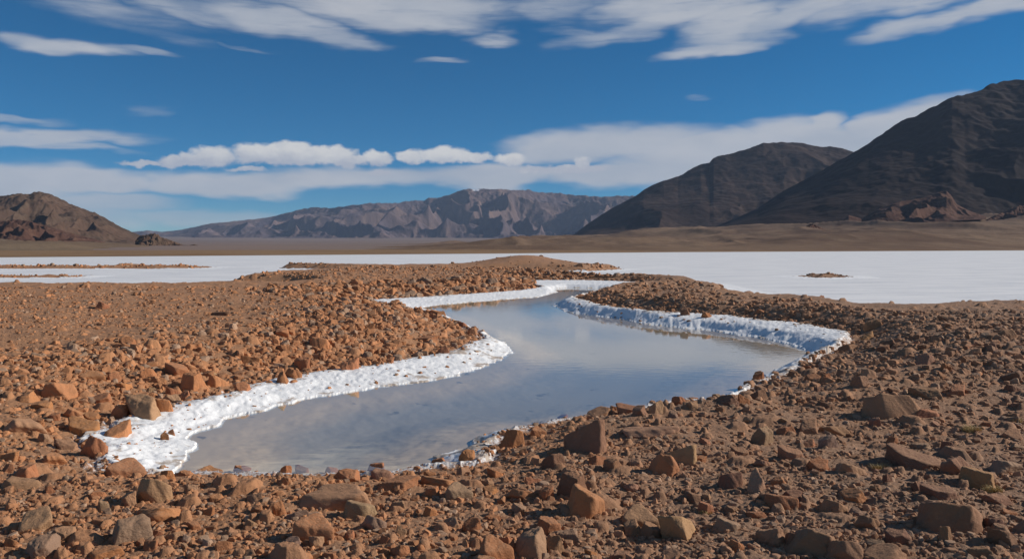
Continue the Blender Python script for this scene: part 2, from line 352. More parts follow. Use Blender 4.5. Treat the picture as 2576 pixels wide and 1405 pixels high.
HOLE = poly([(1432, 753, .1), (1494, 732, .1), (1549, 727, .1), (1600, 723, .1), (1625, 716, .08), (1540, 709, .08), (1457, 706, .08), (1317, 706.5, .08), (1345, 716, .08), (1364, 723, .1), (1305, 731, .1), (1162, 741, .1), (1022, 750, .1), (930, 755, .1), (951, 759, .1),
             (1016, 772, .1), (1038, 778, .1), (1100, 790, .12), (1174, 821, .12), (1208, 834, .1), (1226, 852, .1), (1177, 871, .1), (1131, 889, .1), (1001, 908, .1), (945, 923, .1), (858, 929, .1), (722, 951, .1), (636, 973, .1), (572, 995, .1), (464, 1012, .1),
             (427, 1029, .1), (340, 1047, .1), (288, 1058, .1), (300, 1080, .1), (232, 1090, .1), (214, 1110, .1), (257, 1143, .1), (262, 1172, .12), (381, 1178, .12), (427, 1178, .12), (551, 1175, .13), (698, 1177, .13), (784, 1179, .13), (1007, 1174, .13), (1085, 1162, .13),
             (1193, 1154, .13), (1240, 1118, .13), (1271, 1088, .13), (1317, 1068, .13), (1410, 1044, .13), (1488, 1034, .13), (1605, 1014, .13), (1661, 1003, .13), (1735, 996, .13), (1800, 994, .13), (1856, 980, .12), (1896, 953, .12), (1938, 948, .12), (1978, 935, .12), (2025, 912, .1),
             (2055, 896, .1), (2105, 878, .1), (2134, 860, .08), (2130, 850, .1), (2080, 836, .13), (2000, 821, .13), (1940, 817, .13), (1840, 803, .13), (1704, 795, .13), (1611, 787, .13), (1512, 775, .12)])
WATER = poly([(420, 1200), (449, 1156), (492, 1122), (480, 1094), (541, 1068), (603, 1044), (669, 1027), (759, 1004), (883, 985), (1038, 962), (1143, 945), (1239, 914), (1289, 882), (1258, 858), (1224, 843), (1190, 826), (1090, 780), (1045, 776), (1100, 767), (1193, 759), (1305, 750),
              (1348, 748), (1401, 735), (1392, 727), (1426, 722.5), (1549, 726), (1560, 730), (1494, 736), (1425, 756), (1388, 767), (1426, 784), (1488, 793), (1580, 804), (1627, 815), (1797, 832), (1907, 848), (1990, 866), (2046, 890), (2010, 905), (1960, 925), (1890, 962),
              (1845, 992), (1800, 1020), (1660, 1035), (1540, 1062), (1440, 1080), (1330, 1098), (1290, 1086), (1255, 1082), (1220, 1098), (1192, 1120), (1150, 1136), (1112, 1150), (1085, 1190), (1007, 1215), (700, 1225), (430, 1225)])
ISLES = [poly([(-900, 664.5, .25), (0, 665.5, .25), (250, 665, .25), (420, 664.5, .25), (500, 667, .2), (556, 672, .02), (480, 675.5, .02), (420, 676.5), (200, 677), (0, 677), (-900, 678)]),
         poly([(-700, 685, .25), (0, 686.5, .25), (110, 685, .3), (170, 686, .25), (228, 694, .02), (190, 699), (0, 701), (-700, 703)]),
         poly([(1998, 695, .02), (2025, 689, .15), (2090, 689, .15), (2130, 692, .1), (2150, 699), (2060, 701)])]
def H_fields(x, y):
    d = y; px = CX + x / np.maximum(y, .3) * FPX
    so = sdf(OUT, x, y); sh = sdf(HOLE, x, y); sw = sdf(WATER, x, y)
    si = np.maximum.reduce([sdf(P, x, y) for P in ISLES])
    wob = 0.10 * fbm(x * 2.2, y * 2.2, 5, 3) + 0.035 * fbm(x * 11, y * 11, 9, 2)
    land = np.maximum(np.minimum(so, -sh), si) + wob
    sw = np.minimum(sw + 0.09 * fbm(x * 2.5, y * 2.5, 31, 3) + 0.025 * fbm(x * 9, y * 9, 33, 2), -land - .01)
    return px, so, sh + wob * 0, sw, land, si
def height(x, y, detail=True):
    px, so, sh, sw, land, si = H_fields(x, y)
    hole = sh > -0.3
    far = sstep(7.0, 9.5, y); right = sstep(1340, 1420, px) * sstep(11, 13, y) * sstep(42, 34, y)
    left = far * (1 - right)
    wide = 0.75 + left * 1.5 + right * 0.5
    P = 0.21 + 0.25 * left + 0.22 * right + 0.14 * sstep(2100, 2600, px) * sstep(6, 14, y)
    P = P + 0.05 * fbm(x * .35, y * .35, 3, 3) + 0.03 * fbm(x * 1.3, y * 1.3, 4, 3)
    dh = -sh; do = np.where(si > -1, np.maximum(so, si), so)        # distance inside land from the pool and from the salt pan
    toh = sstep(0, 1, np.clip(dh / wide, 0, 1)); too = sstep(-.05, 1, np.clip(do / 1.1, 0, 1))
    z = 0.10 + (P - 0.10) * toh
    z = z * too + 0.0 * (1 - too)
    isl = sstep(-0.1, 1.2, si) * (0.24 + 0.12 * fbm(x * .3, y * .15, 8, 2)); z = np.where(si > -1.0, isl, z)
    mx, my = unproj(1318, 679, 0.0); z = z + 0.74 * np.exp(-((x - mx) / 3.3) ** 2 - ((y - my - 2) / 4.5) ** 2) * sstep(0, 2.0, land)
    # salt bank and shore
    dW = np.maximum(-sw, 0); dL = np.maximum(-land, 0); tt = dW / (dW + dL + 1e-6)
    inhole = sh > -0.05
    lump = fbm(x * 4.2, y * 4.2, 41, 3) * .5 + np.abs(fbm(x * 7, y * 7, 44, 2)) * .8
    sb = 0.012 + 0.10 * sstep(0, 1, tt) + sstep(0.02, 0.2, dW) * (0.019 * lump + 0.012) + 0.10 * right * sstep(.05, .45, dW) * sstep(.5, .2, dW * 0 + .0)
    sf = 0.02 + 0.004 * fbm(x * .6, y * .6, 50, 3) + np.exp(-dL / 0.9) * (0.05 + 0.035 * lump) * (y < 110)
    zs = np.where(inhole, sb, sf)
    bed = -(0.012 + 0.05 * sstep(0, .7, sw) + 0.10 * sstep(0.3, 1.6, sw) + .008 * fbm(x * .8, y * .8, 55, 2) * sstep(.8, 1.8, sw))
    out = np.where(sw > 0, bed, np.where(land > 0, np.maximum(z, 0.02), zs))
    # the land right at its rim meets the salt without a step
    k = sstep(0, 0.12, land); out = np.where((land > 0) & (sw <= 0), out * k + zs * (1 - k) * 0.9, out)
    st = np.zeros_like(out)
    if detail:
        lm = (land > 0).astype(float) * sstep(0, .1, land)
        bank = left * sstep(3.6, 1.5, dh) + 0.55 * (1 - far) + right * 0.6 + 0.15
        s1 = stones(x, y, 0.055, 61, .7) * sstep(9, 5, y); s2 = stones(x, y, 0.14, 62, .6) * sstep(22, 12, y); s3 = stones(x, y, 0.36, 63, .55) * .75 * sstep(42, 28, y); s4 = stones(x, y, 0.62, 64, .6) * sstep(20, 30, y) * sstep(50, 38, y) * .45
        sv = np.maximum(np.maximum(s1, s2 * (.45 + .6 * bank)), np.maximum(s3 * (.3 + .5 * bank), s4))
        out = out + lm * (sv * 0.85 + 0.010 * fbm(x * 7, y * 7, 70, 3) * sstep(60, 10, y) + 0.004 * perlin(x * 45, y * 45, 77) * sstep(12, 6, y))
        st = lm * np.clip(sv / np.clip(0.004 * y, .012, .08), 0, 1)
    return out, dict(land=land, sw=sw, sh=sh, so=so, si=si, left=left, px=px, stone=st, far=far, right=right)

def build_basin():
    u_in = np.arange(-0.66, 0.66, 2.3 / FPX); u_out = 0.66 + 0.5 * (np.linspace(0, 1, 90)[1:]) ** 1.3
    us = np.concatenate([-u_out[::-1], u_in, u_out])
    rows = np.concatenate([np.array([2600, 2300, 2050, 1850, 1700, 1600, 1540]), np.arange(1500, 960, -1.15), np.arange(960, 780, -1.0), np.arange(780, 632, -0.75), np.array([631, 630, 629.2, 628.5, 627.8, 627.2, 626.8, 626.4])])
    ds = (CAMZ - 0.2) * FPX / (rows - HORIZON)
    D, U = np.meshgrid(ds, us, indexing='ij'); X = U * D; Y = D
    z, f = height(X.ravel(), Y.ravel()); 
    V = np.stack([X.ravel(), Y.ravel(), z], 1); F = gridfaces(*X.shape)
    land = f['land'][F].mean(1); sw = f['sw'][F].mean(1); sh = f['sh'][F].mean(1)
    px = f['px']; x, y = V[:, 0], V[:, 1]
    warm = np.clip(1.0 - sstep(900, 1900, px) * 0.75 - 0.30 * sstep(7, 4.5, y) + 0.35 * fbm(x * .5, y * .5, 90, 3), 0, 1)
    saltd = sstep(0.35, 0.0, f['land']) * sstep(-.1, .15, f['sh'] * 0 + 0.2) * 0.62
    A = dict(warm=warm, salt=saltd, stone=f['stone'], dirt=np.clip(sstep(0.40, 0, -f['land']) * .42 + 0.12 + .25 * sstep(.25, .6, fbm(x * .9, y * .9, 97, 3)) + 0.16 * (y < 9) * sstep(1040, 1120, px) + 0.30 * sstep(-.22, -.02, f['sw']) * (f['sh'] > 0) + 0.2 * (fbm(x * 1.7, y * 1.7, 95, 2) > .45), 0, 1), depth=sstep(0.15, 1.5, f['sw']))
    m_w = sw > 0.03; m_l = (land > 0) & ~m_w
    nearsalt = (~m_w) & (~m_l) & ((sh > -0.3) | (land > -1.4)); m_f = (~m_w) & (~m_l) & ~nearsalt
    def sub(name, mask, m, keys, label=None, smooth=True):
        v, fc, at = submesh(V, F, mask, {k: A[k] for k in keys})
        return link(name, mesh_from(name, v, fc, m, smooth, at), label=label, kind='structure')
    sub('ground', m_l, M_ground, ('warm', 'salt', 'stone'), 'reddish brown stony desert ground around the pool')
    inner = (sh > -0.3)
    sub('salt_bank', nearsalt & inner, M_salt, ('dirt',), 'white lumpy salt crust lining the pool')
    sub('salt_shore', nearsalt & ~inner, M_salt, ('dirt',), 'white salt rim along the outer edge of the brown land')
    A2 = sub('salt_flat', m_f, M_flat, ('dirt',), 'wide white salt flat reaching to the far shore')
    sub('lake_bed', m_w, M_bed, ('depth',), 'grey mud bed under the shallow pool')
    # water sheet
    xs = np.arange(-7.5, 14.5, 0.25); ys = np.arange(4.8, 48, 0.25); YY, XX = np.meshgrid(ys, xs, indexing='ij')
    s = sdf(WATER, XX.ravel(), YY.ravel()); Vw = np.stack([XX.ravel(), YY.ravel(), np.zeros(XX.size)], 1); Fw = gridfaces(*XX.shape)
    v, fc, _ = submesh(Vw, Fw, s[Fw].max(1) > -0.35, {})
    link('water', mesh_from('water', v, fc, M_water), label='still shallow winding pool reflecting the clouds', kind='structure')
build_basin()

# ------------------------------------------------------------------ far terrain
def interp(pts, x):
    p = np.array(pts, float); return np.interp(x, p[:, 0], p[:, 1])
SHORE = [(-1200, 660), (0, 647), (850, 640.5), (1700, 634), (2576, 629.6), (3800, 628)]
def sheet(name, px0, px1, nc, dfun, zfun, rows, mat_, label, attrs=None):
    px = np.linspace(px0, px1, nc); T, PX = np.meshgrid(rows, px, indexing='ij'); Dm = dfun(PX, T)
    X = (PX - CX) / FPX * Dm; Z = zfun(PX, T, X, Dm)
    V = np.stack([X.ravel(), Dm.ravel(), Z.ravel()], 1)
    return link(name, mesh_from(name, V, gridfaces(*X.shape), mat_, True, {k: fn(PX, T, X, Dm).ravel() for k, fn in (attrs or {}).items()}), label=label, kind='structure')
def dshore(px): return CAMZ * FPX / (interp(SHORE, px) - HORIZON)
M_plain = mountain_mat('far_plain', (0.235, 0.175, 0.145), (0.20, 0.150, 0.125), (0.26, 0.185, 0.15), 0.0006, 0.15, 1.0)
M_fanR = mountain_mat('gravel_fan', (0.225, 0.150, 0.098), (0.150, 0.094, 0.064), (0.250, 0.168, 0.108), 0.004, 0.45, 2.5)
M_strip = mountain_mat('shore_gravel', (0.29, 0.185, 0.105), (0.24, 0.145, 0.08), (0.27, 0.19, 0.12), 0.02, 0.3, .5)
def plain():
    rows = np.linspace(-0.01, 1, 120)
    def dfun(px, t): ds = dshore(px); return ds * 0.97 + np.sign(t) * np.abs(t) ** 2.2 * (13000 - ds)
    def zf(px, t, x, d):
        ds = dshore(px); s = np.clip(d - ds, -50, None)
        return np.where(s < 0, s * .03 - .05, 0.02 + 0.0035 * s + 1.05e-6 * s ** 2 - 0.0) + sstep(0, 400, s) * 1.0 * fbm(x / 300, d / 300, 7, 3)
    sheet('plain', -1200, 3800, 500, dfun, zf, rows, M_plain, 'pale mauve gravel plain below the distant range')
plain()
FANTOP = [(-1200, 588), (0, 601), (200, 607), (330, 614), (470, 624), (560, 630)]
FANR = [(560, 632), (836, 623), (1100, 611), (1437, 590), (1600, 580), (1777, 572), (2000, 560), (2206, 546), (2402, 540), (2576, 534), (3000, 520), (3800, 500)]
def fan(name, prof, p0, p1, Dt, mat_, label, seed, fall=0.1):
    rows = np.concatenate([np.linspace(-0.01, 1, 170), [1.08, 1.2, 1.45]])
    def dfun(px, t): ds = dshore(px) * 1.01; return ds + np.sign(t) * np.abs(t) ** 1.5 * (Dt - ds)
    def zf(px, t, x, d):
        ds = dshore(px); zt = np.maximum(CAMZ + Dt * (HORIZON - interp(prof, px)) / FPX, -4.0)
        s = np.clip((d - ds) / (Dt - ds), 0, 1.6); z = np.where(s <= 1, zt * s ** 1.22, zt * (1 - (s - 1) * 1.3))
        z = z + sstep(0, .25, s) * sstep(0, 30, zt) * (Dt / 2600) * (9 * (ridged(x / 420 + .3 * perlin(x / 200, d / 300, 3), d / 900, seed, 4) - .9) + 2 * fbm(x / 60, d / 90, seed + 5, 3)) + np.where(s <= 0, -0.5, 0.05)
        return z
    return sheet(name, p0, p1, 1100, dfun, zf, rows, mat_, label)
fan('alluvial_fan', FANR, 560, 3800, 2600, M_fanR, 'brown gravel fan sloping down from the right hand mountains', 21)
M_fanL = mountain_mat('gravel_fan_left', (0.20, 0.145, 0.095), (0.175, 0.118, 0.078), (0.22, 0.16, 0.105), 0.004, 0.3, 2.5)
fan('alluvial_fan', FANTOP, -1200, 560, 2000, M_fanL, 'tan gravel fan below the left hand hill', 24)
def strip():   # warm gravel just behind the salt flat
    rows = np.linspace(0, 1, 12)
    sheet('far_shore', -1200, 3800, 500, lambda px, t: dshore(px) * (0.985 + t * interp([(0, .75), (1200, .6), (1800, .35), (2576, .12)], px)), lambda px, t, x, d: 0.06 + 0.10 * t + (d - dshore(px)) * 0.0050 + .35 * sstep(0, .5, t) + np.where(t >= 1, -2.5, 0), rows, M_strip, 'orange brown gravel strip behind the salt flat')
strip()

def mountain(name, sil, foot, d0, d1, mat_, label, seed, L, amp, aniso=2.2, nc=760, nr=200, gp=1.25, fine=0.02, snow=None, ridge_bulge=0.25, back=0.5, kink=None):
    px0, px1 = sil[0][0], sil[-1][0]; rows = np.concatenate([np.linspace(0, 1, nr), 1 + np.linspace(.03, back, 14)])
    def dfun(px, t): 
        return d0 + (d1 - d0) * t + (d1 - d0) * ridge_bulge * t * perlin(px / 260.0, px * 0 + seed, seed)
    def zf(px, t, x, d):
        zr = CAMZ + d * (HORIZON - interp(sil, px)) / FPX
        dr = dfun(px, np.ones_like(px)); zr = CAMZ + dr * (HORIZON - interp(sil, px)) / FPX
        zb = CAMZ + d0 * (HORIZON - interp(foot, px)) / FPX - 3
        g = np.where(t <= 1, np.clip(t, 0, 1) ** gp, 1 - (t - 1) * 1.4)
        wx = x + L * .55 * fbm(x / L / 1.6, d / L / 1.6, seed + 3, 2)
        rd = ridged(wx / L, d / (L * aniso), seed, 4, .42) - .9
        env = np.clip(np.sin(np.clip(t, 0, 1) * math.pi), 0, 1) ** .8 * (t < 1) * sstep(0, 1, t * 6)
        h = np.maximum(zr - zb, 0)
        z = zb + h * g + h * amp * env * rd + np.minimum(h, L) * fine * fbm(x / (L * .12), d / (L * .12), seed + 9, 3) * sstep(0, .1, t)
        # nothing may rise over the outline measured on the photograph
        lim = CAMZ + d * (HORIZON - interp(sil, px)) / FPX
        return np.where(t < 1, np.minimum(z, lim - (1 - t) * 0.02 * h), z)
    at = {'snow': snow} if snow else None
    return sheet(name, px0, px1, nc, dfun, zf, rows, mat_, label, at)
SIL_LH = [(-900, 470), (-400, 440), (-120, 470), (-30, 486), (0, 494), (20, 490), (51, 486), (74, 488), (86, 483), (98, 481), (115, 485), (135, 491), (175, 512), (216, 527), (240, 535), (263, 547), (304, 571), (338, 586), (351, 591), (420, 612), (470, 628)]
SIL_K = [(340, 606), (351, 593), (370, 590), (388, 586), (398, 590), (405, 596), (430, 604), (462, 616), (475, 617), (489, 614), (500, 617), (516, 627), (530, 632)]
SIL_BR = [(150, 590), (250, 586), (338, 583), (371, 579), (405, 583), (430, 581), (456, 577), (489, 571), (527, 562), (574, 558), (625, 552), (675, 547), (710, 538), (743, 529), (787, 521), (836, 523), (900, 515), (951, 509), (981, 512), (1018, 507), (1066, 503), (1079, 497), (1092, 499), (1130, 490),
          (1155, 480), (1174, 474), (1190, 476), (1207, 476), (1241, 475), (1280, 478), (1309, 478), (1315, 476), (1342, 482), (1390, 484), (1430, 489), (1461, 491), (1511, 495), (1550, 493), (1589, 492), (1700, 500), (1850, 530), (2000, 560)]
SIL_MR = [(1425, 600), (1444, 589), (1484, 559), (1515, 539), (1545, 520), (1592, 497), (1619, 477), (1645, 464), (1670, 453), (1706, 444), (1735, 428), (1763, 413), (1785, 408), (1795, 397), (1830, 388), (1867, 378), (1895, 368), (1920, 360), (1970, 357), (2015, 361), (2063, 367), (2113, 371), (2152, 381), (2300, 400), (2500, 430)]
SIL_RM = [(1740, 590), (1777, 578), (1813, 564), (1860, 545), (1906, 524), (1974, 478), (2020, 454), (2063, 431), (2110, 404), (2152, 381), (2185, 362), (2205, 345), (2227, 330), (2281, 299), (2331, 278), (2355, 266), (2370, 256), (2395, 244), (2427, 240), (2456, 228), (2490, 214), (2520, 205), (2576, 198), (2700, 184), (2850, 190), (3050, 240), (3400, 380), (3700, 520)]
M_br = mountain_mat('mauve_range', (0.100, 0.080, 0.092), (0.140, 0.098, 0.092), (0.200, 0.135, 0.105), 0.0009, 0.2, 14, (0.75, 0.76, 0.78))
M_lh = mountain_mat('olive_hill', (0.090, 0.060, 0.043), (0.115, 0.070, 0.048), (0.125, 0.085, 0.058), 0.004, 0.4, 2.5)
M_mr = mountain_mat('dark_slopes', (0.032, 0.021, 0.018), (0.052, 0.033, 0.026), (0.095, 0.062, 0.046), 0.0016, 0.25, 2.5)
M_rm = mountain_mat('dark_basalt', (0.018, 0.012, 0.011), (0.028, 0.017, 0.014), (0.042, 0.027, 0.020), 0.0015, 0.25, 2)
M_kn = mountain_mat('reddish_knobs', (0.085, 0.044, 0.032), (0.125, 0.064, 0.044), (0.150, 0.085, 0.056), 0.01, 0.35, 2)
def snowf(px, t, x, d):
    k = np.exp(-((px - 1195) / 28) ** 2) + 0.55 * np.exp(-((px - 1316) / 12) ** 2) + .5 * np.exp(-((px - 1560) / 25) ** 2)
    return np.where(t < 1.02, k * sstep(.93, .99, t) * .7, 0)
mountain('mountain_range', SIL_BR, [(0, 603), (2000, 600)], 9000, 12000, M_br, 'distant mauve mountain range with traces of snow on its crest', 101, 950, .40, 1.3, 1300, 260, 1.5, .025, snowf)
mountain('hill', SIL_LH, [(-900, 596), (0, 604), (470, 632)], 1800, 2500, M_lh, 'brown rounded hill at the left edge', 111, 150, .24, 2.0, 700, 220, .95, .025)
mountain('hill', SIL_K, [(300, 620), (530, 632)], 1500, 1620, M_lh, 'small dark knobs at the foot of the left hill', 115, 30, .35, 1.6, 240, 80, 1.0, .05)
mountain('hill', [(-600, 560), (-150, 552), (0, 556), (45, 552), (75, 556), (110, 566), (150, 578), (190, 590), (235, 600), (275, 612)], [(-600, 604), (0, 603), (275, 614)], 1500, 1720, M_kn, 'low reddish spur in front of the left hill', 117, 60, .4, 1.6, 360, 90, 1.0, .04)
mountain('mountain', SIL_MR, [(1400, 600), (2500, 560)], 3500, 4700, M_mr, 'dark flat topped mountain behind the alluvial fan', 121, 700, .13, 1.6, 900, 240, 1.0, .012)
mountain('mountain', SIL_RM, [(1740, 584), (2206, 560), (3700, 540)], 2350, 3300, M_rm, 'huge dark mountain filling the right edge', 131, 620, .085, 1.8, 1000, 260, 1.0, .015)
mountain('hill', [(2110, 560), (2122, 552), (2135, 541), (2150, 545), (2168, 550), (2190, 537), (2213, 524), (2240, 515), (2263, 506), (2290, 503), (2313, 499), (2345, 491), (2370, 481), (2381, 480), (2392, 490), (2408, 515), (2440, 530), (2480, 545)],
         [(2110, 562), (2170, 567), (2224, 573), (2300, 566), (2400, 552), (2480, 548)], 1960, 2280, M_kn, 'rugged reddish foothill below the huge dark mountain', 141, 130, .28, 1.4, 380, 120, 1.0, .02)
mountain('hill', [(1985, 588), (2010, 580), (2030, 568), (2044, 562), (2060, 570), (2085, 582), (2105, 590)], [(1985, 590), (2105, 590)], 1450, 1540, M_kn, 'small dark knoll on the gravel fan', 143, 26, .4, 1.6, 160, 60, .9, .08)
mountain('hill', [(2480, 552), (2520, 535), (2550, 522), (2600, 510), (2700, 500), (2850, 520), (3000, 560)], [(2480, 556), (3000, 566)], 2000, 2250, M_kn, 'dark reddish foothill at the right edge', 147, 60, .5, 1.6, 260, 90, .9, .08)

# ------------------------------------------------------------------ rocks
def ico(sub):
    import bmesh
    bm = bmesh.new(); bmesh.ops.create_icosphere(bm, subdivisions=sub, radius=1)
    V = np.array([v.co[:] for v in bm.verts]); F = np.array([[v.index for v in f.verts] for f in bm.faces]); bm.free(); return V, F
rng = np.random.default_rng(7)
def rock_shape(dirs, seed, planes=8, p=30, rough=0.03):
    r_ = np.random.default_rng(seed)
    az = np.arange(planes) / planes * 6.283 + r_.uniform(-.45, .45, planes); el = r_.uniform(-.2, .75, planes)
    n = np.stack([np.cos(az) * np.cos(el), np.sin(az) * np.cos(el), np.sin(el)], 1); h = r_.uniform(.42, 1.0, planes) * (1 + .25 * (el < .3))
    m = r_.normal(size=(4, 3)); m /= np.linalg.norm(m, axis=1, keepdims=True)
    tz = r_.uniform(-.38, .38, 2)
    n = np.vstack([n, m, [[tz[0], tz[1], math.sqrt(1 - tz[0] ** 2 - tz[1] ** 2)], [0, 0, -1]]]); h = np.concatenate([h, r_.uniform(.6, 1.0, 4), [r_.uniform(.32, .62), .5]])
    q = np.clip(dirs @ n.T, 0, None) / h; r = (q ** p).sum(1) ** (-1 / p)
    V = dirs * np.minimum(r, 1.5)[:, None]
    if rough:
        f = fbm(V[:, 0] * 1.5 + V[:, 2] * 1.1 + seed, V[:, 1] * 1.5 - V[:, 2] * .9, seed, 6, .58); V = V * (1 + rough * 1.9 * f)[:, None]
    lo, hi = V.min(0), V.max(0); V = (V - (lo + hi) / 2) / (hi - lo) * 2      # fits the cube -1..1
    return V
icoV, icoF = ico(5); icoMV, icoMF = ico(3); icoSV, icoSF = ico(2)
TPL = []
for i in range(24):
    TPL.append(mesh_from('rock', rock_shape(icoV, 300 + i, 6 + i % 4, (24, 40, 16)[i % 3], .045), icoF, M_rock, True))

# measured rocks: centre x, base y, width, height (photograph grid), tint letter, [template]
# tints: o orange, r rust, t tan, g grey brown, b brown, d dark brown, y ochre
HERO = """84 1338 77 58 t;101 1400 78 50 g;316 1369 93 62 g;380 1265 90 65 t;325 1273 50 38 t;256 1287 33 29 g;323 1193 95 40 r;234 1152 62 56 o;294 1100 64 44 o;348 1047 82 56 t;407 1034 46 34 o;296 1051 45 36 o;56 1088 98 34 t;207 1092 72 48 o;107 1030 50 22 o;64 1201 53 33 o;45 1232 100 28 t;
122 1240 32 20 o;108 1112 40 28 t;390 1307 100 30 o;156 1360 65 34 t;378 1384 46 28 o;461 1384 20 22 t;252 1410 90 26 o;525 1177 60 24 o;603 1178 45 24 r;483 1333 40 24 o;415 1106 20 20 r;430 1093 16 15 r;
845 1280 190 56 t;902 1304 87 46 g;939 1332 62 36 g;797 1357 105 56 o;702 1298 35 37 o;947 1174 46 26 r;759 1175 38 21 r;834 1176 32 19 o;873 1209 66 30 o;957 1205 66 27 b;1097 1223 92 28 o;1003 1226 90 26 r;1155 1255 66 37 g;1088 1248 45 27 o;1201 1275 30 24 o;1010 1345 25 24 t;967 1369 25 25 o;1134 1331 43 27 t;1190 1340 46 38 r;1204 1378 42 30 r;1244 1412 82 60 r;
1286 1127 65 48 o;1176 1158 40 28 o;1103 1157 40 16 r;1313 1255 76 26 o;736 1380 45 30 g;790 1375 40 30 t;700 1405 55 22 o;836 1408 45 18 o;753 1306 68 24 g;660 1184 50 18 o;
1473 1143 103 82 b;1448 1252 84 60 d;1475 1305 103 80 o;1668 1192 85 54 r;1714 1168 75 46 t;1546 1188 56 34 b;1505 1170 58 26 r;1391 1179 58 40 d;1349 1168 36 20 t;1354 1097 38 25 r;1340 1068 46 18 r;1507 1042 60 23 b;1418 1045 32 17 o;1582 1036 60 29 r;1613 1047 40 27 b;1655 1041 45 34 t;1706 1020 35 29 o;1745 1001 46 23 o;1666 1002 33 11 b;1737 1028 35 18 t;
1830 1020 55 26 d;1871 1020 30 30 r;1912 1005 44 25 d;1924 1121 54 46 g;1905 1239 60 56 t;1838 1229 54 43 d;1761 1161 32 16 r;1374 1258 42 39 o;1710 1357 90 68 t;1618 1322 90 42 t;1595 1342 48 34 t;1638 1350 62 30 b;1342 1400 90 66 t;1378 1340 72 36 o;1430 1363 58 26 g;1396 1394 46 46 b;1275 1384 36 36 o;1834 1338 74 32 g;1851 1384 42 28 r;1945 1372 68 46 b;1487 1402 30 22 o;
1640 1095 130 26 t;1748 1261 50 20 d;1780 1258 30 18 t;1688 1404 45 22 b;2249 1053 145 66 b;2333 1050 68 22 r;2331 1003 68 31 b;2410 996 46 28 r;2203 1073 32 25 b;2035 1090 56 31 b;2099 1091 74 21 b;1983 1095 50 25 r;2083 1128 52 35 g;2035 1125 42 20 r;1990 1155 54 35 b;2058 1184 68 33 r;2139 1194 93 39 t;2234 1217 30 27 d;2383 1135 38 26 d;2308 1176 115 46 d;2401 1195 76 48 b;
2472 1230 85 52 y;2364 1253 70 35 d;2311 1236 36 27 d;2512 1270 62 27 b;2398 1334 158 74 b;2501 1333 52 35 d;2530 1374 74 42 d;2377 1362 40 38 b;2261 1370 54 40 d;2185 1330 58 33 b;2096 1290 68 33 b;1967 1275 78 33 r;1994 1258 62 30 d;2000 1383 44 45 d;2050 1392 150 66 b;2125 1412 88 56 b;2230 1412 105 40 b;2346 1330 44 27 b;2545 1105 68 27 b;2150 1258 60 27 r;2530 1187 100 30 g;2322 1130 48 16 g;
255 778 33 20 r;317 869 40 22 o;555 796 46 13 d;369 957 40 30 o;433 946 74 35 o;487 988 68 52 o;544 974 54 37 o;631 918 44 28 o;148 999 75 36 o;285 961 32 23 o;310 980 36 20 o;232 955 60 21 o;432 992 36 22 o;430 1014 40 22 t;463 1008 27 23 o;607 983 38 22 o;796 806 40 14 o;899 802 26 16 o;800 873 62 27 o;718 888 46 21 o;762 932 40 38 r;879 932 42 33 o;1116 890 32 23 r;981 914 17 18 o;
1070 862 58 20 r;1162 823 25 16 r;707 963 32 28 r;735 950 42 24 o;905 836 18 14 o;1025 777 20 10 r;710 848 34 20 o;2326 922 54 29 b;2379 932 30 19 r;2550 957 56 27 d;2549 984 50 19 d;2487 884 38 17 d;2537 852 54 23 b;2495 853 38 18 b;2196 834 42 25 y;2185 855 36 21 y;2240 873 46 23 d;2132 883 48 18 b;2221 887 30 22 b;2384 809 36 17 b;2067 753 20 11 r;2163 971 44 25 b;2080 959 32 21 r;
2047 957 36 19 r;2026 933 30 17 r;2188 955 50 26 t;2250 987 36 13 d;2079 1025 54 14 d;1725 794 26 20 d;1777 799 24 14 o;1913 801 24 12 o;1909 955 32 20 r;2466 1400 60 24 b;560 1385 46 26 o;590 1330 40 20 t;640 1260 44 20 t;545 1262 38 18 o;24 1376 44 26 o;175 1320 34 18 o;620 1405 44 20 b;1560 1404 44 20 b;20 1160 44 26 o;130 1165 56 26 o;160 1130 60 24 t;95 1070 40 20 o;250 1012 50 22 o;60 1010 60 24 o;180 1052 46 24 o"""
TINT = dict(o=(0.47, 0.195, 0.082), r=(0.40, 0.165, 0.076), t=(0.41, 0.228, 0.126), g=(0.33, 0.205, 0.128), b=(0.33, 0.172, 0.096), d=(0.23, 0.115, 0.068), y=(0.40, 0.215, 0.100))
WORD = dict(o='orange', r='rust-red', t='tan', g='greyish', b='brown', d='dark brown', y='ochre')
def solve(px, py, lift=0.0):
    px = np.asarray(px, float); py = np.asarray(py, float); z = np.full(px.shape, .25)
    for _ in range(6):
        d = (CAMZ - z) * FPX / (py - HORIZON); x = (px - CX) / FPX * d; z2, f = height(x, d, False); z = z * .4 + z2 * .6
    return x, d, z2, f
rocks = []
rr = random.Random(11)
for i, s in enumerate(HERO.replace('\n', '').split(';')):
    p = s.split(); rocks.append([float(p[0]), float(p[1]), float(p[2]), float(p[3]), p[4], i])
